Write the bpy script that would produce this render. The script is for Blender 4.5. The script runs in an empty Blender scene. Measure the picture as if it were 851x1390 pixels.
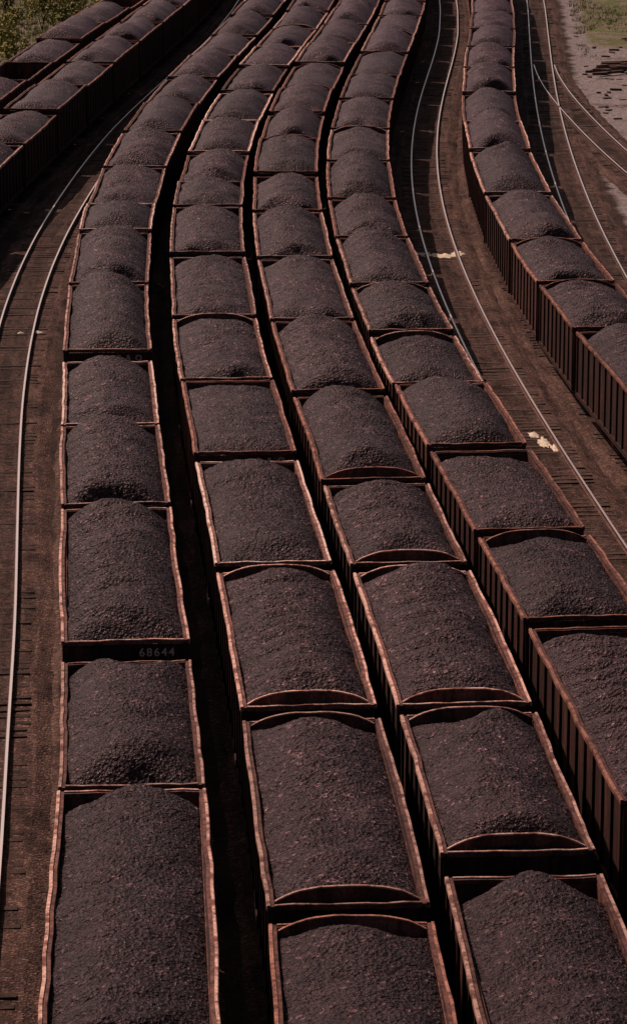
import bpy, math, random
import numpy as np
from mathutils import Vector
random.seed(4); rng=np.random.default_rng(7)
scene=bpy.context.scene
COL=scene.collection

# ---------------------------------------------------------------- track centre lines (world metres: Y -> X)
TR={
'T1':{20:-2.4,30:-2.6,40:-2.85,50:-3.16,60:-3.60,70:-4.21,80:-4.94,90:-5.72,100:-6.51,110:-7.25,120:-7.90,130:-8.45,140:-8.84,150:-9.09,160:-9.16,170:-9.05,180:-8.78,190:-8.35,200:-7.77,210:-7.08,220:-6.30,230:-5.47,240:-4.70,250:-4.05,260:-3.5,280:-2.6,300:-1.9,360:-.8},
'T2':{20:1.7,30:1.6,40:1.4,50:1.12,60:.68,70:.05,80:-.70,90:-1.51,100:-2.32,110:-3.09,120:-3.77,130:-4.33,140:-4.75,150:-5.01,160:-5.09,170:-5.0,180:-4.74,190:-4.31,200:-3.74,210:-3.06,220:-2.30,230:-1.49,240:-.75,250:-.12,260:.4,280:1.3,300:2.0,360:3.1},
'T3':{20:5.7,30:5.55,40:5.3,50:4.9,60:4.36,70:3.75,80:3.02,90:2.23,100:1.44,110:.68,120:-.01,130:-.58,140:-1.01,150:-1.29,160:-1.41,170:-1.35,180:-1.12,190:-.74,200:-.21,210:.45,220:1.19,230:1.96,240:2.7,250:3.35,260:3.9,280:4.8,300:5.6,360:6.8},
'T4':{20:10.9,30:10.6,40:10.1,50:9.45,60:8.69,70:7.91,80:7.02,90:6.09,100:5.17,110:4.33,120:3.59,130:3.0,140:2.57,150:2.32,160:2.25,170:2.38,180:2.67,190:3.11,200:3.68,210:4.33,220:5.01,230:5.7,240:6.37,250:7.0,260:7.5,280:8.4,300:9.1,360:10.3},
'R1':{20:16.4,40:14.4,60:12.6,80:10.85,90:9.93,100:9.14,110:8.39,120:7.71,130:7.13,140:6.68,150:6.36,160:6.19,170:6.17,180:6.31,190:6.60,200:7.03,210:7.58,220:8.23,230:8.95,240:9.68,250:10.35,260:10.95,280:11.8,300:12.4,360:13.5},
'T5':{20:25,40:21.7,60:18.5,80:15.6,90:14.35,100:13.22,110:12.22,120:11.37,130:10.69,140:10.2,150:9.89,160:9.77,170:9.83,180:10.06,190:10.44,200:10.94,210:11.53,220:12.18,230:12.83,240:13.44,250:13.95,260:14.35,280:15.1,300:15.7,360:17},
'R2':{20:29,40:25.8,60:22.6,80:19.6,90:18.3,100:17.2,110:16.2,120:15.3,130:14.5,140:13.98,150:13.91,160:13.95,170:14.09,180:14.33,190:14.64,200:15.02,210:15.47,220:15.96,230:16.5,240:17.06,250:17.65,260:18.24,280:19.43,300:20.5,360:23},
'R3':{20:45,60:37,100:29.5,140:23.2,160:20.7,170:19.65,180:18.76,190:18.07,200:17.53,210:17.13,220:16.86,230:16.85,240:17.15,250:17.7},
'A':{20:-5.9,40:-6.5,60:-7.4,70:-8.05,80:-8.80,90:-9.52,100:-10.36,110:-11.2,120:-11.97,130:-12.58,140:-13.02,150:-13.24,160:-13.27,170:-13.11,180:-12.83,190:-12.45,200:-11.95,210:-11.25,220:-10.45,230:-9.6,240:-8.78,250:-8.0,260:-7.3,280:-6.3,300:-5.6,360:-4.6},
'L1':{60:-21.5,100:-20.5,120:-19.7,140:-18.8,160:-17.8,170:-17.25,180:-16.65,190:-16.0,200:-15.35,210:-14.65,220:-13.9,230:-13.15,240:-12.4,250:-11.65,260:-10.95,280:-9.8,300:-9.0,360:-7.8},
'L2':{60:-25.6,100:-24.6,120:-23.8,140:-22.9,160:-21.9,180:-20.7,190:-20.05,200:-19.42,210:-18.8,220:-18.1,230:-17.35,240:-16.5,250:-15.65,260:-14.8,280:-13.4,300:-12.4,360:-11},
}
CUR={}
for n,t in TR.items():
    ys=sorted(t); xs=[t[y] for y in ys]
    s0=(xs[1]-xs[0])/(ys[1]-ys[0])
    g=np.arange(-10,380,0.5)
    v=np.interp(g,ys,xs)
    v=np.where(g<ys[0],xs[0]+s0*(g-ys[0]),v)
    s1=(xs[-1]-xs[-2])/(ys[-1]-ys[-2]); v=np.where(g>ys[-1],xs[-1]+s1*(g-ys[-1]),v)
    k=np.hanning(31); k/=k.sum()
    v=np.convolve(v,k,'same')
    CUR[n]=(g,v)
def cx(n,y): return np.interp(y,*CUR[n])

# ---------------------------------------------------------------- node helpers
def newmat(name):
    m=bpy.data.materials.new(name); m.use_nodes=True
    nt=m.node_tree; b=nt.nodes['Principled BSDF']
    return m,nt,b
def nd(nt,t,**kw):
    n=nt.nodes.new(t)
    for k,v in kw.items(): setattr(n,k,v)
    return n
def lk(nt,a,b): nt.links.new(a,b)
def noise(nt,vec,scale,detail=3,rough=.55):
    n=nd(nt,'ShaderNodeTexNoise'); n.inputs['Scale'].default_value=scale
    n.inputs['Detail'].default_value=detail; n.inputs['Roughness'].default_value=rough
    if vec is not None: lk(nt,vec,n.inputs['Vector'])
    return n
def ramp(nt,fac,stops):
    r=nd(nt,'ShaderNodeValToRGB'); e=r.color_ramp.elements
    while len(e)<len(stops): e.new(.5)
    for i,(p,c) in enumerate(stops):
        e[i].position=p; e[i].color=(c,c,c,1) if not hasattr(c,'__len__') else (*c,1)
    lk(nt,fac,r.inputs['Fac']); return r
def mix(nt,fac,a,b,bt='MIX'):
    m=nd(nt,'ShaderNodeMixRGB',blend_type=bt)
    for s,v in ((0,fac),(1,a),(2,b)):
        if isinstance(v,bpy.types.NodeSocket): lk(nt,v,m.inputs[s])
        elif isinstance(v,(int,float)): m.inputs[s].default_value=v if s==0 else (v,v,v,1)
        else: m.inputs[s].default_value=(*v,1)
    return m.outputs[0]
def bump(nt,h,strength,dist,prev=None):
    b=nd(nt,'ShaderNodeBump'); b.inputs['Strength'].default_value=strength; b.inputs['Distance'].default_value=dist
    lk(nt,h,b.inputs['Height'])
    if prev is not None: lk(nt,prev,b.inputs['Normal'])
    return b.outputs[0]

# ---------------------------------------------------------------- materials
def coal_material():
    m,nt,b=newmat('coal')
    geo=nd(nt,'ShaderNodeNewGeometry'); P=geo.outputs['Position']
    oi=nd(nt,'ShaderNodeObjectInfo')
    v=nd(nt,'ShaderNodeTexVoronoi'); v.inputs['Scale'].default_value=11; lk(nt,P,v.inputs['Vector'])
    v2=nd(nt,'ShaderNodeTexVoronoi'); v2.inputs['Scale'].default_value=27; lk(nt,P,v2.inputs['Vector'])
    n1=noise(nt,P,.9,4,.65)
    c=mix(nt,ramp(nt,n1.outputs['Fac'],[(.34,0),(.66,1)]).outputs[0],(.0125,.0060,.0062),(.034,.0172,.0178))
    # purple colour cast of the far distance, painted into the coal colour along Y
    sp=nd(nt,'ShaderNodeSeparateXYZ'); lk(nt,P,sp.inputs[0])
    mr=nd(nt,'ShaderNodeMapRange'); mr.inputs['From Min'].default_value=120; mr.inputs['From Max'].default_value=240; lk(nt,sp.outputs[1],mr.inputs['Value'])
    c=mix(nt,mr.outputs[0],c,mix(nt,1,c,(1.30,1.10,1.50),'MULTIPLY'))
    sep=nd(nt,'ShaderNodeSeparateColor'); lk(nt,v.outputs['Color'],sep.inputs[0])
    c=mix(nt,1,c,ramp(nt,sep.outputs[0],[(.0,.4),(.8,1.12),(.93,1.7),(.98,5.5)]).outputs[0],'MULTIPLY')
    sep2=nd(nt,'ShaderNodeSeparateColor'); lk(nt,v2.outputs['Color'],sep2.inputs[0])
    c=mix(nt,1,c,ramp(nt,sep2.outputs[1],[(0,.45),(.9,1.25),(1,2.8)]).outputs[0],'MULTIPLY')
    c=mix(nt,1,c,ramp(nt,oi.outputs['Random'],[(0,.7),(1,1.28)]).outputs[0],'MULTIPLY')
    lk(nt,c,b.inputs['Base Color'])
    rr=ramp(nt,sep2.outputs[0],[(0,.34),(.25,.58),(1,.75)])
    lk(nt,rr.outputs[0],b.inputs['Roughness'])
    b.inputs['Specular IOR Level'].default_value=.17
    b.inputs['Specular Tint'].default_value=(1,.58,.64,1)
    k=bump(nt,v.outputs['Distance'],1,.055)
    k=bump(nt,v2.outputs['Distance'],.9,.022,k)
    lk(nt,k,b.inputs['Normal'])
    return m
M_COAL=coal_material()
def steel(name,base,rust,rustlo=.45,rusthi=.6,rough=.75,sc=1.6,var=(.7,1.3),streak=False):
    m,nt,b=newmat(name)
    geo=nd(nt,'ShaderNodeNewGeometry'); P=geo.outputs['Position']; oi=nd(nt,'ShaderNodeObjectInfo')
    Q=P
    if streak:
        mp=nd(nt,'ShaderNodeMapping'); mp.inputs['Scale'].default_value=(1.6,1.6,.3); lk(nt,P,mp.inputs[0]); Q=mp.outputs[0]
    n1=noise(nt,Q,sc,5,.7); n2=noise(nt,P,14,4,.6)
    f=ramp(nt,n1.outputs['Fac'],[(rustlo,0),(rusthi,1)]).outputs[0]
    c=mix(nt,f,base,rust)
    c=mix(nt,1,c,ramp(nt,n2.outputs['Fac'],[(.3,.5),(.7,1.4)]).outputs[0],'MULTIPLY')
    c=mix(nt,1,c,ramp(nt,oi.outputs['Random'],[(0,var[0]),(1,var[1])]).outputs[0],'MULTIPLY')
    lk(nt,c,b.inputs['Base Color']); b.inputs['Roughness'].default_value=rough
    b.inputs['Specular IOR Level'].default_value=.15; b.inputs['Specular Tint'].default_value=(1,.70,.66,1)
    lk(nt,bump(nt,n2.outputs['Fac'],.4,.01),b.inputs['Normal'])
    return m
M_RIM=[steel('rim_pale_rust',(.47,.265,.205),(.13,.048,.036),.46,.6,sc=2.2),
       steel('rim_brown_rust',(.27,.112,.076),(.075,.028,.021),.45,.6,sc=2.2),
       steel('rim_worn_paint',(.62,.41,.34),(.20,.085,.062),.5,.64,sc=2.2)]
M_FLG=[steel('flange_rust',(.13,.052,.040),(.042,.018,.015),.44,.6,sc=3),
       steel('flange_brown',(.10,.037,.027),(.030,.013,.011),.44,.6,sc=3),
       steel('flange_worn',(.19,.09,.070),(.06,.026,.021),.46,.6,sc=3)]
M_BODY=[steel('body_black',(.018,.0090,.0080),(.065,.023,.017),.5,.7,streak=True),
        steel('body_oxide',(.095,.026,.019),(.035,.012,.010),.4,.7,streak=True),
        steel('body_dark_brown',(.036,.0145,.0115),(.12,.040,.026),.5,.72,streak=True)]
M_IN=steel('interior_rust',(.058,.025,.019),(.14,.055,.038),streak=True)
M_TRUCK=steel('truck_steel',(.014,.008,.007),(.035,.017,.012))
M_TXT,nt,b=newmat('lettering'); b.inputs['Base Color'].default_value=(.42,.30,.23,1); b.inputs['Roughness'].default_value=.8
m,nt,b=newmat('rail_polished'); M_RAIL=m
b.inputs['Base Color'].default_value=(.66,.55,.51,1); b.inputs['Metallic'].default_value=.85; b.inputs['Roughness'].default_value=.40
M_RAILS=steel('rail_rust',(.08,.032,.022),(.04,.018,.013))
M_TIE=steel('tie_wood',(.060,.035,.027),(.028,.016,.0125),.4,.65,.95)

def ballast_material():
    m,nt,b=newmat('ballast')
    uv=nd(nt,'ShaderNodeUVMap'); geo=nd(nt,'ShaderNodeNewGeometry'); P=geo.outputs['Position']
    sx=nd(nt,'ShaderNodeSeparateXYZ'); lk(nt,uv.outputs[0],sx.inputs[0])
    ab=nd(nt,'ShaderNodeMath',operation='ABSOLUTE'); lk(nt,sx.outputs[0],ab.inputs[0])
    mp=nd(nt,'ShaderNodeMapping'); mp.inputs['Scale'].default_value=(2.2,.12,1); lk(nt,uv.outputs[0],mp.inputs[0])
    st=noise(nt,mp.outputs[0],1.3,4,.6)
    n1=noise(nt,P,.6,5,.65)
    v=nd(nt,'ShaderNodeTexVoronoi'); v.inputs['Scale'].default_value=14; lk(nt,P,v.inputs['Vector'])
    c=mix(nt,ramp(nt,n1.outputs['Fac'],[(.38,0),(.64,1)]).outputs[0],(.024,.0128,.0105),(.080,.043,.033))
    c=mix(nt,ramp(nt,st.outputs['Fac'],[(.42,0),(.66,.75)]).outputs[0],c,(.115,.064,.050))
    oil=ramp(nt,ab.outputs[0],[(.0,1),(.42,.55),(.62,0),(1,0)])
    c=mix(nt,oil.outputs[0],c,mix(nt,1,c,.6,'MULTIPLY'))
    sep=nd(nt,'ShaderNodeSeparateColor'); lk(nt,v.outputs['Color'],sep.inputs[0])
    c=mix(nt,1,c,ramp(nt,sep.outputs[0],[(0,.5),(.85,1.25),(.95,2.2)]).outputs[0],'MULTIPLY')
    lk(nt,c,b.inputs['Base Color']); b.inputs['Roughness'].default_value=.95; b.inputs['Specular IOR Level'].default_value=.06
    k=bump(nt,v.outputs['Distance'],.9,.05); lk(nt,k,b.inputs['Normal'])
    return m
M_BAL=ballast_material()
def ground_material():
    m,nt,b=newmat('yard_ground')
    geo=nd(nt,'ShaderNodeNewGeometry'); P=geo.outputs['Position']
    ag=nd(nt,'ShaderNodeAttribute',attribute_name='gravel'); aw=nd(nt,'ShaderNodeAttribute',attribute_name='grass')
    n1=noise(nt,P,.35,5,.65); n2=noise(nt,P,3,5,.7)
    v=nd(nt,'ShaderNodeTexVoronoi'); v.inputs['Scale'].default_value=12; lk(nt,P,v.inputs['Vector'])
    cin=mix(nt,ramp(nt,n1.outputs['Fac'],[(.35,0),(.68,1)]).outputs[0],(.021,.0115,.009),(.062,.034,.026))
    gr=mix(nt,ramp(nt,n2.outputs['Fac'],[(.3,0),(.7,1)]).outputs[0],(.115,.086,.082),(.25,.20,.19))
    gr=mix(nt,ramp(nt,n1.outputs['Fac'],[(.55,0),(.68,.8)]).outputs[0],gr,(.080,.052,.044))
    ws=mix(nt,ramp(nt,n2.outputs['Fac'],[(.3,0),(.7,1)]).outputs[0],(.05,.055,.020),(.13,.125,.05))
    ws=mix(nt,ramp(nt,n1.outputs['Fac'],[(.46,0),(.60,1)]).outputs[0],ws,(.16,.115,.09))
    def brk(a):
        s=nd(nt,'ShaderNodeMath',operation='ADD'); lk(nt,a,s.inputs[0])
        q=nd(nt,'ShaderNodeMath',operation='MULTIPLY_ADD'); lk(nt,n1.outputs['Fac'],q.inputs[0]); q.inputs[1].default_value=1.3; q.inputs[2].default_value=-.65
        lk(nt,q.outputs[0],s.inputs[1]); return ramp(nt,s.outputs[0],[(.35,0),(.65,1)]).outputs[0]
    c=mix(nt,brk(ag.outputs['Fac']),cin,gr); c=mix(nt,brk(aw.outputs['Fac']),c,ws)
    sep=nd(nt,'ShaderNodeSeparateColor'); lk(nt,v.outputs['Color'],sep.inputs[0])
    c=mix(nt,1,c,ramp(nt,sep.outputs[0],[(0,.6),(.9,1.25),(1,1.8)]).outputs[0],'MULTIPLY')
    lk(nt,c,b.inputs['Base Color']); b.inputs['Roughness'].default_value=.95; b.inputs['Specular IOR Level'].default_value=.06
    k=bump(nt,n2.outputs['Fac'],.8,.12); k=bump(nt,v.outputs['Distance'],.6,.04,k); lk(nt,k,b.inputs['Normal'])
    return m
M_GROUND=ground_material()

# ---------------------------------------------------------------- numpy value noise
def vnoise(x,y,seed):
    r=np.random.default_rng(seed); L=r.random((64,64))
    xi=np.floor(x).astype(int); yi=np.floor(y).astype(int); fx=x-xi; fy=y-yi
    fx=fx*fx*(3-2*fx); fy=fy*fy*(3-2*fy)
    a=L[xi%64,yi%64]; b_=L[(xi+1)%64,yi%64]; c=L[xi%64,(yi+1)%64]; d=L[(xi+1)%64,(yi+1)%64]
    return (a*(1-fx)+b_*fx)*(1-fy)+(c*(1-fx)+d*fx)*fy-.5

# ---------------------------------------------------------------- mesh collector
class MB:
    def __init__(s): s.v=[]; s.f=[]; s.m=[]
    def add(s,vs,fs,mi=0):
        o=len(s.v); s.v+= [tuple(q) for q in vs]; s.f+=[tuple(o+i for i in f) for f in fs]; s.m+=[mi]*len(fs)
    def box(s,x0,x1,y0,y1,z0,z1,mi=0):
        s.add([(x0,y0,z0),(x1,y0,z0),(x1,y1,z0),(x0,y1,z0),(x0,y0,z1),(x1,y0,z1),(x1,y1,z1),(x0,y1,z1)],
              [(0,3,2,1),(4,5,6,7),(0,1,5,4),(1,2,6,5),(2,3,7,6),(3,0,4,7)],mi)
    def sweep(s,ring_pts,mi=0,cap=True):
        n=len(ring_pts[0]); vs=[p for r in ring_pts for p in r]; fs=[]
        for i in range(len(ring_pts)-1):
            for j in range(n):
                a=i*n+j; b_=i*n+(j+1)%n; fs.append((a,b_,b_+n,a+n))
        if cap: fs.append(tuple(range(n))[::-1]); fs.append(tuple(range((len(ring_pts)-1)*n,len(ring_pts)*n)))
        s.add(vs,fs,mi)
    def cyl(s,x0,x1,y,z,r,mi=0,n=14):
        s.sweep([[(x,y+r*math.cos(2*math.pi*k/n),z+r*math.sin(2*math.pi*k/n)) for k in range(n)] for x in (x0,x1)],mi)
    def mesh(s,name,mats):
        me=bpy.data.meshes.new(name); me.from_pydata(s.v,[],s.f); me.polygons.foreach_set('material_index',s.m)
        for q in mats: me.materials.append(q)
        me.update(); return me

def body_mesh(L,H,arch,rim,bod,seed):
    """materials: 0 body 1 rim lip 2 interior 3 flange"""
    r=random.Random(seed); mb=MB(); h=L/2; W=1.60
    floor=1.0
    for sx in (-1,1):
        a,b_=sorted((sx*(W-.11),sx*(W-.06)))
        mb.box(a,b_,-h+.06,h-.06,floor,H-.10,0)
        a,b_=sorted((sx*(W-.135),sx*(W-.113)))
        mb.box(a,b_,-h+.08,h-.08,floor+.6,H-.11,2)
        a,b_=sorted((sx*(W-.14),sx*(W-.0)))
        mb.box(a,b_,-h,h,floor-.16,floor+.0,0)
        n=max(8,int(round(L/1.15)))
        for i in range(n+1):
            y=-h+.10+(L-.2)*i/n; a,b_=sorted((sx*(W-.058),sx*(W+.0)))
            mb.box(a,b_,y-.05,y+.05,floor+.003,H-.135,0)
    nseg=12; wob=[[ (r.random()-.5)*.045 for _ in range(nseg+1)] for _ in range(4)]
    bow=[r.uniform(-.04,.06) for _ in range(2)]
    for k,sx in enumerate((-1,1)):
        rings=[];lip=[]
        for i in range(nseg+1):
            y=-h+L*i/nseg; e=0 if i in(0,nseg) else 1
            dx=wob[k][i]*e+sx*bow[k]*math.sin(math.pi*i/nseg); dz=wob[k+2][i]*.6*e
            xo=sx*(W+.0)+dx; xi=sx*(W-.135)+dx
            rings.append([(xo,y,H-.13+dz),(xo,y,H+dz-.02),(xi,y,H+dz-.02),(xi,y,H-.07+dz)])
            l0=sx*(W+.022)+dx; l1=sx*(W-.05)+dx
            lip.append([(l0,y,H-.11+dz),(l0,y,H+dz-.01),(l0-sx*.015,y,H+dz+.008),(l1,y,H+dz+.008),(l1,y,H-.018+dz),(l0-sx*.019,y,H-.018+dz),(l0-sx*.019,y,H-.11+dz)])
        mb.sweep(rings,3); mb.sweep(lip,1)
    for sy in (-1,1):
        a,b_=sorted((sy*(h-.02),sy*(h-.14)))
        rings=[];lip=[]; o=sy*(h-.015); q=sy*(h-.075)
        for i in range(9):
            x=-W+.137+(2*W-.274)*i/8; dz=(r.random()-.5)*.035
            rings.append([(x,a,H-.12+dz),(x,b_,H-.12+dz),(x,b_,H-.023+dz),(x,a,H-.023+dz)])
            lip.append([(x,o,H-.020+dz),(x,q,H-.020+dz),(x,q,H+.006+dz),(x,o,H+.006+dz)])
        mb.sweep(rings,3); mb.sweep(lip,1)
        a,b_=sorted((sy*(h-.05),sy*(h-.09)))
        mb.box(-W+.12,W-.12,a,b_,1.9,H-.14,0)
        a,b_=sorted((sy*(h-.094),sy*(h-.115)))
        mb.box(-W+.14,W-.14,a,b_,1.95,H-.14,2)
        for x in (-1.5,-.75,0,.75,1.5):
            a,b_=sorted((sy*(h-.045),sy*(h+.03)))
            mb.box(x-.05,x+.05,a,b_,1.25 if abs(x)<1.4 else .9,H-.16 if abs(x)>.2 else H-.2,0)
        a,b_=sorted((sy*(h-.2),sy*(h+.02))); mb.box(-W+.15,W-.15,a,b_,1.0,1.22,0)
        for i in range(5):
            z=1.35+i*.36; a,b_=sorted((sy*(h+.05),sy*(h+.08)))
            if z<H-.2: mb.box(-1.45,-1.0,a,b_,z,z+.03,1)
        y0=sy*(h-.12); y1=sy*(h-2.1)
        mb.add([(-W+.14,y0,2.1),(W-.14,y0,2.1),(W-.14,y1,.95),(-W+.14,y1,.95)],[(0,1,2,3)],2)
        mb.add([(-W+.14,y0,2.04),(W-.14,y0,2.04),(W-.14,y1,.9),(-W+.14,y1,.9)],[(0,1,2,3)],0)
        a,b_=sorted((sy*(h-.1),sy*(h+.42))); mb.box(-.11,.11,a,b_,.78,.98,0)
        a,b_=sorted((sy*(h+.30),sy*(h+.50))); mb.box(-.16,.16,a,b_,.74,1.04,0)
        if arch & (1 if sy<0 else 2):
            rings=[];rl=[]; yy=sy*(h-.30); n=16; R_=.30
            for i in range(n+1):
                x=-W+.16+(2*W-.32)*i/n; q=x/(W-.16); z=H-.05+R_*(1-abs(q)**3)+(r.random()-.5)*.015
                rings.append([(x,yy-.02,H-.45),(x,yy+.02,H-.45),(x,yy+.02,z),(x,yy-.02,z)])
                rl.append([(x,yy-.035,z+.003),(x,yy+.035,z+.003),(x,yy+.035,z+.035),(x,yy-.035,z+.035)])
            mb.sweep(rings,2); mb.sweep(rl,1)
    nb=3 if L>11.6 else 2; span=L-4.2
    for i in range(nb):
        c=-span/2+span*(i+.5)/nb; w=span/nb/2-.05
        top=[(-1.46,c-w,.96),(1.46,c-w,.96),(1.46,c+w,.96),(-1.46,c+w,.96)]
        bot=[(-1.1,c-.35,.32),(1.1,c-.35,.32),(1.1,c+.35,.32),(-1.1,c+.35,.32)]
        mb.add(top+bot,[(4,7,6,5),(0,1,5,4),(1,2,6,5),(2,3,7,6),(3,0,4,7)],0)
        mb.add([(-1.46,c-w,1.5),(1.46,c-w,1.5),(1.46,c,.99),(-1.46,c,.99),(1.46,c+w,1.5),(-1.46,c+w,1.5)],[(0,1,2,3),(3,2,4,5)],2)
    mb.box(-.2,.2,-h+.1,h-.1,.86,.98,0)
    return mb.mesh('hopper_body',[M_BODY[bod],M_RIM[rim],M_IN,M_FLG[rim]])

def truck_mesh():
    mb=MB()
    for y in (-.88,.88):
        mb.cyl(-.72,.72,y,.59,.08)
        for sx in (-1,1):
            a,b_=sorted((sx*.69,sx*.82)); mb.cyl(a,b_,y,.592,.42,0,20)
            a,b_=sorted((sx*.66,sx*.69)); mb.cyl(a,b_,y,.59,.44,0,20)
    for sx in (-1,1):
        a,b_=sorted((sx*.93,sx*1.07))
        mb.sweep([[(x,-1.15,.50),(x,1.15,.50),(x,1.15,.70),(x,.55,.86),(x,-.55,.86),(x,-1.15,.70)] for x in (a,b_)],0)
        mb.box(a-.01,b_+.01,-.35,.35,.28,.495,0)
    mb.box(-1.0,1.0,-.25,.25,.5,.82,0)
    return mb.mesh('truck',[M_TRUCK])
TRUCK=truck_mesh()

def coal_mesh(L,H,near,crown,ridge,arch,seed,ends=None):
    r=np.random.default_rng(seed); h=L/2-.14; W=1.455
    d=.055 if near==2 else (.09 if near==1 else .2)
    nx=int(2*W/d)+1; ny=int(2*h/d)+1
    X,Y=np.meshgrid(np.linspace(-W,W,nx),np.linspace(-h,h,ny),indexing='ij')
    s=X/W
    o=r.random(8)*40
    npk=int(r.integers(2,5)); pk=np.linspace(-h+1.6,h-1.6,npk)+r.uniform(-.6,.6,npk); ph_=1+r.uniform(-.2,.12,npk)
    pxo=r.uniform(-.28,.28,npk)
    cone=np.full(X.shape,-9.)
    for a,b_,c_ in zip(pk,ph_,pxo):
        dd=np.sqrt(((X-c_)*.95)**2+((Y-a)*.45)**2+.16)
        cone=np.maximum(cone,crown*b_*(1.22)-dd*.50*crown/.6)
    cone=np.maximum(cone,-.3)
    wd=1-np.abs(s)**2.5
    dome=crown*wd*(1+.5*vnoise(X*.35+o[0],Y*.42+o[1],seed))
    body=dome*.80+np.clip(cone+.15,0,3)*.28
    rag0=1.25+1.3*vnoise(X*.9+o[2],Y*0+3,seed+1); rag1=1.25+1.3*vnoise(X*.9+o[3],Y*0+9,seed+2)
    ed0=np.clip((Y+h)/rag0,0,1); ed1=np.clip((h-Y)/rag1,0,1)
    e=np.minimum(np.sin(ed0*math.pi/2),np.sin(ed1*math.pi/2))
    lw=r.uniform(.2,.7,2) if ends is None else ends
    low0=lw[0] if not arch&1 else -.02; low1=lw[1] if not arch&2 else -.02
    drop=np.where(Y<0,low0,low1)*(1-e)**1.2
    edge=.20+.14*vnoise(Y*.6+o[6],X*0+s*.5+o[7],seed+8)
    Z=H-edge+body*e-drop
    ph=Y*2*math.pi/.85+ s*np.abs(s)*2.2+ 5*vnoise(X*.5+o[4],Y*.4+o[5],seed+3)
    rid=(np.abs(np.sin(ph*.5))-.6)
    side=np.clip(.75-s*.9,0,1)*(.45+.9*np.clip(vnoise(X*.3+o[1],Y*.3+o[2],seed+9)+.5,0,1))
    Z+=ridge*.10*rid*side*np.clip(1-np.abs(s)**6,0,1)*e
    Z+=vnoise(X*1.3+o[2],Y*1.3+o[0],seed+4)*.11
    Z+=vnoise(X*3.6+o[1],Y*3.6+o[3],seed+5)*.04
    if near: Z+=vnoise(X*9,Y*9,seed+6)*.028
    if near==2: Z+=(r.random(Z.shape)-.5)*.03
    elif near==1: Z+=(r.random(Z.shape)-.5)*.026
    V=np.stack([X,Y,Z],-1).reshape(-1,3)
    I=np.arange(nx*ny).reshape(nx,ny)
    F=np.stack([I[:-1,:-1],I[1:,:-1],I[1:,1:],I[:-1,1:]],-1).reshape(-1,4)
    me=bpy.data.meshes.new('coal_load')
    me.vertices.add(len(V)); me.vertices.foreach_set('co',V.ravel())
    me.loops.add(F.size); me.loops.foreach_set('vertex_index',F.ravel())
    me.polygons.add(len(F)); me.polygons.foreach_set('loop_start',np.arange(0,F.size,4))
    me.polygons.foreach_set('use_smooth',np.ones(len(F),bool))
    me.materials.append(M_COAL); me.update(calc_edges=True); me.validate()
    return me

def obj(name,data,parent=None,loc=(0,0,0),rot=(0,0,0)):
    o=bpy.data.objects.new(name,data); COL.objects.link(o)
    if parent: o.parent=parent
    o.location=loc; o.rotation_euler=rot; return o

cache={}
cnt=0
def hopper(track,ya,yb,H,arch,rim,bod,crown,ridge,num=None,load=True,ends=None):
    global cnt; cnt+=1
    xa,xb=float(cx(track,ya)),float(cx(track,yb))
    D=math.hypot(xb-xa,yb-ya); L=round((D-1.0)*5)/5
    ang=math.atan2(-(xb-xa),yb-ya)
    e=obj('coal_hopper_car',None,None,((xa+xb)/2,(ya+yb)/2,0),(0,0,ang)); e.empty_display_size=.5
    seed=cnt%4; key=(L,H,arch,rim,bod,seed)
    if key not in cache: cache[key]=body_mesh(L,H,arch,rim,bod,seed+11*cnt)
    obj('body',cache[key],e)
    for y in (-L/2+1.35,L/2-1.35): obj('truck',TRUCK,e,(0,y,0))
    if load:
        yc=(ya+yb)/2; near=2 if yc<100 else (1 if yc<170 else 0)
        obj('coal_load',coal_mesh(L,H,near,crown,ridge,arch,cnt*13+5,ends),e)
    if num:
        for i,t in enumerate(num):
            c=bpy.data.curves.new('number','FONT'); c.body=t; c.size=.30; c.extrude=.004; c.offset=.004; c.align_x='CENTER'; c.space_character=1.25
            c.materials.append(M_TXT)
            obj('number',c,e,(.78,-L/2-.036,H-.42-.32*i),(math.pi/2,0,0))
    return e

R=random.Random(21)
def rnd_style(kind):
    return dict(H=R.choice([3.2,3.3,3.35,3.45]),arch=R.choice(kind['arch']),rim=R.choice(kind['rim']),bod=R.choice(kind['bod']),
                crown=R.uniform(.42,.8),ridge=R.choice([.5,1,1.6]))
def train(track,bnds,spec,kind,yend=345,load=lambda i:True):
    y=list(bnds)
    while y[-1]<yend: y.append(y[-1]+R.choice([12.2,12.6,12.9,13.4,11.4]))
    for i in range(len(y)-1):
        st=rnd_style(kind); st.update(spec.get(i,{}))
        hopper(track,y[i],y[i+1],load=load(i),**st)
k1=dict(arch=[0],rim=[0,0,1,2],bod=[0,0,2])
k2=dict(arch=[0,0,3],rim=[0,0,1,2],bod=[0,2])
k3=dict(arch=[0,3,0],rim=[0,1,1],bod=[0,2])
k4=dict(arch=[0,0,2],rim=[1,1,0],bod=[0,2,2])
train('T1',[37,51.3,66.3,76.65,91.2,102.6,113.7,127.9,141,149.4],
 {1:dict(H=3.45,arch=0,rim=0,bod=0,crown=.5,ridge=.5,ends=(.5,.75)),2:dict(H=3.2,rim=0,crown=.6,ridge=.5,ends=(.2,.4)),3:dict(H=3.45,rim=0,crown=.75,ridge=1.5,ends=(.15,.2),num=['68644']),
  4:dict(H=3.35,rim=0,crown=.75,ridge=1.5,ends=(.1,.2)),5:dict(H=3.2,rim=2,crown=.6,ridge=1,ends=(.2,.6)),6:dict(H=3.45,rim=0,crown=.8,ends=(.1,.1),num=['C & O','63333']),
  7:dict(H=3.4,rim=0,crown=.8)},k1)
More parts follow.
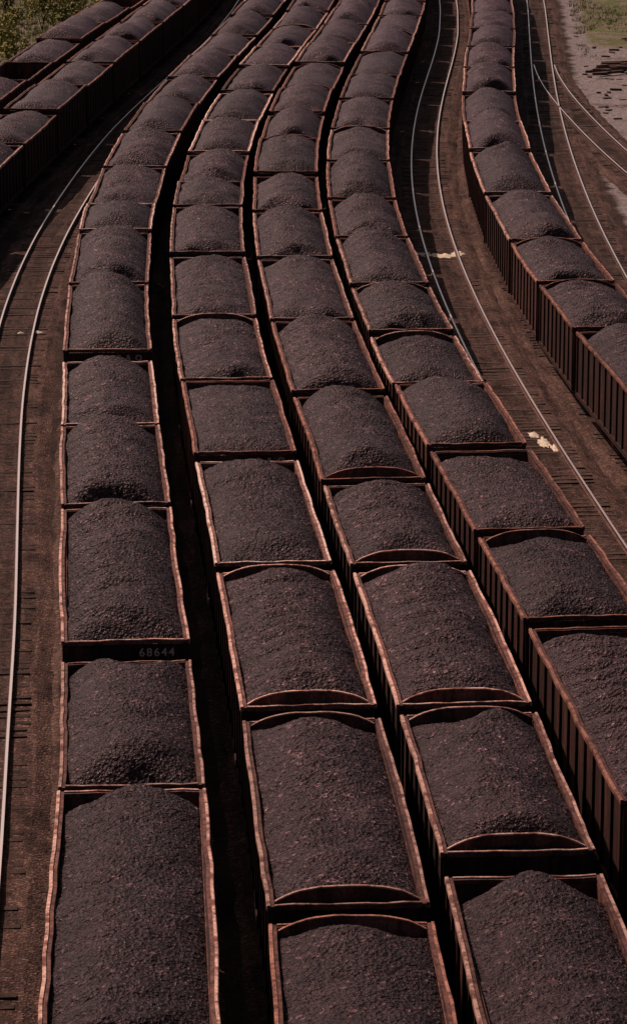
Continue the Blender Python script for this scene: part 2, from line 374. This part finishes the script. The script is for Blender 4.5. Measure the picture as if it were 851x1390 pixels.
train('T2',[33,46,58.7,71.55,84.6,97.5,109.2,121.1,135,148.2,156.5,167.5,181],
 {1:dict(H=3.35,arch=2,rim=1,crown=.5,ridge=.5,ends=(.3,.1)),2:dict(H=3.35,arch=3,rim=0,crown=.55,ridge=.5),3:dict(H=3.35,arch=3,rim=0,crown=.6,ridge=.9),
  4:dict(H=3.35,arch=0,rim=2,crown=.5,ridge=.6,ends=(.15,.6)),5:dict(H=3.45,arch=0,rim=1,crown=.3,ridge=.3,ends=(.25,.1),num=['C & O','147407']),
  6:dict(H=3.35,arch=2,rim=0,crown=.45,ends=(.2,0)),7:dict(H=3.35,arch=0,rim=0,crown=.35),8:dict(H=3.45,arch=0,rim=0,crown=.45,num=['73865'])},k2)
train('T3',[36,49,61.6,71.8,84.5,94.5,107.3,120.6,134.8,147.6],
 {1:dict(H=3.25,arch=0,rim=0,crown=.5,ends=(.4,.6)),2:dict(H=3.4,arch=3,rim=0,crown=.6,ridge=.5),3:dict(H=3.35,arch=3,rim=0,crown=.65,ridge=1.3),
  4:dict(H=3.35,arch=1,rim=0,crown=.6),5:dict(H=3.3,arch=1,rim=1,crown=.75,ridge=.9),6:dict(H=3.35,arch=0,rim=1,crown=.65),7:dict(arch=0,rim=0)},k3)
train('T4',[39,52,65,79.2,88.3,99,109.2,118.4,128.1,140,151.4],
 {2:dict(H=3.35,arch=0,rim=1,crown=.45,bod=2,ends=(.3,.7)),3:dict(H=3.35,arch=2,rim=1,crown=.45,bod=2),4:dict(H=3.35,arch=0,rim=1,crown=.3,bod=2,ends=(.5,.5)),5:dict(H=3.35,arch=0,rim=1,crown=.6)},k4)
train('T5',[81,93.5,106,118.9,128.8,139.2,152.8,167.5],{},dict(arch=[0,0,2],rim=[1,1,0],bod=[2]))
train('L1',[120,132.5,145],{},dict(arch=[0],rim=[1,1,0],bod=[0,2]))
train('L2',[122,134.6,147],{},dict(arch=[0],rim=[1],bod=[1,1,2]),load=lambda i:i%4!=2)

# ---------------------------------------------------------------- railway tracks
def frames(n,y0,y1,step):
    ys=np.arange(y0,y1,step); xs=cx(n,ys); dx=(cx(n,ys+.5)-cx(n,ys-.5)); l=np.sqrt(1+dx*dx)
    return xs,ys,dx/l,1/l
def railway(n,y0,y1,dz):
    root=obj('railway_track',None)
    xs,ys,tx,ty=frames(n,y0,y1,1.0)
    prof=[(-1.95,-.21),(-1.45,-.045),(-.75,-.03),(0,-.03),(.75,-.03),(1.45,-.045),(1.95,-.21)]
    V=[];UV=[]
    for i in range(len(xs)):
        for k,(o,z) in enumerate(prof):
            jo=o+(rng.random()-.5)*.12; V.append((xs[i]+ty[i]*jo,ys[i]-tx[i]*jo,z+dz+(rng.random()-.5)*.05)); UV.append((o,ys[i]))
    P=len(prof); F=[(i*P+k,i*P+k+1,(i+1)*P+k+1,(i+1)*P+k) for i in range(len(xs)-1) for k in range(P-1)]
    me=bpy.data.meshes.new('ballast'); me.from_pydata(V,[],F); me.materials.append(M_BAL)
    ul=me.uv_layers.new(name='UVMap'); li=np.empty(len(me.loops),int); me.loops.foreach_get('vertex_index',li)
    ul.data.foreach_set('uv',np.array(UV)[li].ravel()); me.update(); obj('ballast',me,root)
    mb=MB(); X,Y,TX,TY=frames(n,y0,y1,.56)
    bury=np.convolve(rng.random(len(X)),np.ones(25)/25,'same')
    for i in range(len(X)):
        w=1.28+R.uniform(-.08,.06); hy=.11; z0=-.14; z1=-.03+dz+(bury[i]-.5)*.14+R.uniform(-.02,.02); vs=[]
        a=R.uniform(-.025,.025); tl=R.uniform(-.02,.02)
        for z in (z0,z1):
            for o,q in ((-w,-hy),(w,-hy),(w,hy),(-w,hy)):
                q2=q+a*o; vs.append((X[i]+TY[i]*o+TX[i]*q2,Y[i]-TX[i]*o+TY[i]*q2,z+tl*o))
        mb.add(vs,[(0,3,2,1),(4,5,6,7),(0,1,5,4),(1,2,6,5),(2,3,7,6),(3,0,4,7)])
    obj('ties',mb.mesh('ties',[M_TIE]),root)
    mb=MB(); prof=[(-.07,.0),(.07,.0),(.07,.015),(.012,.04),(.012,.13),(.036,.14),(.036,.172),(-.036,.172),(-.036,.14),(-.012,.13),(-.012,.04),(-.07,.015)]
    for sd in (-.753,.753):
        rings=[[(xs[i]+ty[i]*(sd+o),ys[i]-tx[i]*(sd+o),z) for o,z in prof] for i in range(len(xs))]
        k=len(mb.f); mb.sweep(rings,0,False)
        for f in range(k,len(mb.f)):
            if (f-k)%12==6: mb.m[f]=1
    obj('rails',mb.mesh('rails',[M_RAILS,M_RAIL]),root)
for i,(n,y0,y1) in enumerate([('T1',15,350),('T2',15,350),('T3',15,350),('T4',15,350),('T5',20,350),('R1',20,350),('R2',25,350),('R3',25,238),('A',20,350),('L1',62,350),('L2',62,350)]):
    railway(n,y0,y1,-.006*(i%5) if n!='R3' else -.03)

# ---------------------------------------------------------------- ground sheet
gx=np.concatenate([[-1500,-700,-300,-150,-90],np.arange(-60,60.1,1.0),[90,150,300,700,1500]])
gy=np.concatenate([[-300,-100,-20],np.arange(0,345,1.5),[360,400,500,800,1500,3000]])
X,Y=np.meshgrid(gx,gy,indexing='ij')
Z=-.215+.06*vnoise(X*.3+50,Y*.3+50,3)+.03*vnoise(X+9,Y+9,5)
edge=np.maximum(cx('R2',np.clip(Y,10,370))+1.6,0)
bx=X-edge
Z+=np.clip((-X-29)/10,0,3)*np.clip((Y-150)/60,0,1)*.8
grav=np.clip(bx/1.5,0,1)
grass=np.clip((Y-248-(X-20)*-.3)/10,0,1)*np.clip((X-edge-1.2)/2,0,1)
l2=cx('L2',np.clip(Y,10,370))
grass=np.maximum(grass,np.clip((l2-4-X)/3,0,1)*.9)
V=np.stack([X,Y,Z],-1).reshape(-1,3); nx,ny=X.shape; I=np.arange(nx*ny).reshape(nx,ny)
F=np.stack([I[:-1,:-1],I[1:,:-1],I[1:,1:],I[:-1,1:]],-1).reshape(-1,4)
me=bpy.data.meshes.new('ground'); me.from_pydata(V.tolist(),[],F.tolist()); me.materials.append(M_GROUND)
for nme,a in (('gravel',grav),('grass',grass)):
    at=me.attributes.new(nme,'FLOAT','POINT'); at.data.foreach_set('value',a.ravel().astype(np.float32))
me.polygons.foreach_set('use_smooth',np.ones(len(F),bool)); me.update()
obj('ground',me)

# ---------------------------------------------------------------- vegetation
def leaf_mat(name,a,b2):
    m,nt,b=newmat(name); geo=nd(nt,'ShaderNodeNewGeometry')
    n=noise(nt,geo.outputs['Position'],.35,4,.7); f=ramp(nt,n.outputs['Fac'],[(.35,0),(.65,1)]).outputs[0]
    c=mix(nt,f,a,b2); ri=ramp(nt,geo.outputs['Random Per Island'],[(0,.5),(1,1.7)]).outputs[0]
    lk(nt,mix(nt,1,c,ri,'MULTIPLY'),b.inputs['Base Color']); b.inputs['Roughness'].default_value=.8
    b.inputs['Specular IOR Level'].default_value=.15
    return m
M_LEAF=leaf_mat('foliage',(.10,.105,.024),(.30,.235,.06)); M_GRASS=leaf_mat('grass_blades',(.08,.085,.026),(.20,.17,.06))
M_BARK=steel('bark',(.06,.045,.035),(.03,.022,.018))
mb=MB()
for i in range(150):
    y=R.uniform(205,345); x=float(cx('L2',y))-6.0-abs(R.gauss(0,1))*9
    z0=max(0,min(3,(-x-29)/10))*min(1,max(0,(y-150)/60))*.8-.25
    hh=R.uniform(1.0,3.0); rr=hh*R.uniform(.5,.9)
    for s in range(5):
        a=R.uniform(0,6.28); rings=[]
        for t in (0,.5,1):
            q=.05*(1-t*.7)*hh/2; px=x+math.cos(a)*rr*.6*t*t; py=y+math.sin(a)*rr*.6*t*t; pz=z0+hh*.75*t
            rings.append([(px+q*math.cos(k*2.09),py+q*math.sin(k*2.09),pz) for k in range(3)])
        mb.sweep(rings,1)
    cl=[(x+R.gauss(0,rr*.45),y+R.gauss(0,rr*.45),z0+hh*R.uniform(.25,.9),R.uniform(.3,.7)*hh*.38) for _ in range(12)]
    for (a,b_,c,rad) in cl:
        for _ in range(38):
            d=Vector((R.gauss(0,1),R.gauss(0,1),R.gauss(0,1))).normalized()*rad*R.uniform(.6,1.1)
            p=Vector((a,b_,c))+d; u=Vector((R.gauss(0,1),R.gauss(0,1),R.gauss(0,1))).normalized(); w=u.orthogonal().normalized(); sz=R.uniform(.07,.16)
            mb.add([p-u*sz,p+w*sz*.6,p+u*sz,p-w*sz*.6],[(0,1,2,3)],0)
obj('bushes',mb.mesh('bushes',[M_LEAF,M_BARK]))
mb=MB()
def tuft(x,y,z,n,hs):
    for _ in range(n):
        a=R.uniform(0,6.28); h_=R.uniform(.5,1)*hs; dx=math.cos(a)*.03; dy=math.sin(a)*.03; lx=R.gauss(0,.1); ly=R.gauss(0,.1); px=x+R.gauss(0,.12); py=y+R.gauss(0,.12)
        mb.add([(px-dx,py-dy,z),(px+dx,py+dy,z),(px+lx,py+ly,z+h_)],[(0,1,2)])
for i in range(6500):
    if i%2:
        y=R.uniform(244,330); x=float(cx('R2',y))+3+R.random()*16
        if vnoise(np.array([x*.25]),np.array([y*.12]),8)[0]<.0: continue
        tuft(x,y,-.25,5,.35)
    else:
        y=R.uniform(190,340); x=float(cx('L2',y))-3.2-R.random()*14
        z0=max(0,min(3,(-x-29)/10))*.8-.25
        tuft(x,y,z0,6,.6)
obj('grass',mb.mesh('grass',[M_GRASS]))

# ---------------------------------------------------------------- spills and debris
m,nt,b=newmat('lime'); M_LIME=m; geo=nd(nt,'ShaderNodeNewGeometry'); n=noise(nt,geo.outputs['Position'],6,5,.7)
lk(nt,ramp(nt,n.outputs['Fac'],[(.35,(.28,.2,.15)),(.6,(.70,.56,.40))]).outputs[0],b.inputs['Base Color']); b.inputs['Roughness'].default_value=.95
def spill(parts):
    mb=MB()
    for (x,y,rx,ry) in parts:
        n=22; c=(x,y,.045); ring=[]
        for k in range(n):
            a=2*math.pi*k/n; q=R.uniform(.55,1.1); ring.append((x+rx*q*math.cos(a),y+ry*q*math.sin(a),-.03))
        mb.add([c]+ring,[(0,1+k,1+(k+1)%n) for k in range(n)])
    obj('lime_spill',mb.mesh('lime_spill',[M_LIME]))
spill([(4.95,155.3,.35,.5),(5.5,155.1,.42,.7),(6.0,154.8,.36,.6),(6.5,154.6,.48,.8),(7.1,155.2,.4,.8)])
spill([(8.15,115.4,.22,.7),(8.45,114.2,.30,1.0),(8.8,113.3,.18,.7)])
spill([(-11.9,135.2,.25,.3),(-12.6,135.0,.15,.2),(-13.3,128.6,.1,.2)])
M_TIM=steel('old_timber',(.12,.065,.052),(.06,.036,.030))
def planks(mb,x,y,z,a,l,w,t):
    c_,s_=math.cos(a),math.sin(a); vs=[]
    for zz in (z,z+t):
        for o,q in ((-l,-w),(l,-w),(l,w),(-l,w)): vs.append((x+o*c_-q*s_,y+o*s_+q*c_,zz))
    mb.add(vs,[(0,3,2,1),(4,5,6,7),(0,1,5,4),(1,2,6,5),(2,3,7,6),(3,0,4,7)])
mb=MB()
for i in range(24):
    planks(mb,R.uniform(20.5,25.5),R.uniform(231,239),-.15+R.random()*.35,R.uniform(-.5,.9),R.uniform(.5,1.3),.12,.18)
obj('timber_pile',mb.mesh('timber_pile',[M_TIM]))
mb=MB()
for i in range(90):
    y=R.uniform(165,262); x=float(cx('R2',y))+3.0+abs(R.gauss(0,1))*4.5
    if abs(x-float(cx('R3',min(y,238))))<2.2: continue
    planks(mb,x,y,-.22,R.uniform(0,3.1),R.uniform(.08,.45),R.uniform(.05,.14),R.uniform(.05,.14))
obj('scattered_debris',mb.mesh('scattered_debris',[M_TIM]))

# ---------------------------------------------------------------- light, sky, camera
el=math.radians(46); az=math.radians(-42)
d=Vector((math.sin(az)*math.cos(el),math.cos(az)*math.cos(el),math.sin(el)))
sun=bpy.data.lights.new('sun','SUN'); sun.energy=4.6; sun.angle=math.radians(.6); sun.color=(1,.77,.67)
so=obj('sun',sun,None,(0,100,80)); so.rotation_euler=d.to_track_quat('Z','Y').to_euler()
w=bpy.data.worlds.new('World'); scene.world=w; w.use_nodes=True
bg=w.node_tree.nodes['Background']; sk=w.node_tree.nodes.new('ShaderNodeTexSky'); sk.sky_type='NISHITA'; sk.sun_disc=False
sk.sun_elevation=el; sk.sun_rotation=az; sk.dust_density=5.0; sk.air_density=.7; sk.ozone_density=.5
w.node_tree.links.new(sk.outputs[0],bg.inputs[0]); bg.inputs[1].default_value=.055
cam=bpy.data.cameras.new('camera'); cam.sensor_fit='VERTICAL'; cam.sensor_height=36; cam.lens=4324/1390*36; cam.clip_end=4000
co=obj('camera',cam,None,(0,0,26.51),(math.radians(90-14.336),0,0)); scene.camera=co
scene.view_settings.view_transform='Standard'; scene.view_settings.look='None'; scene.view_settings.exposure=0
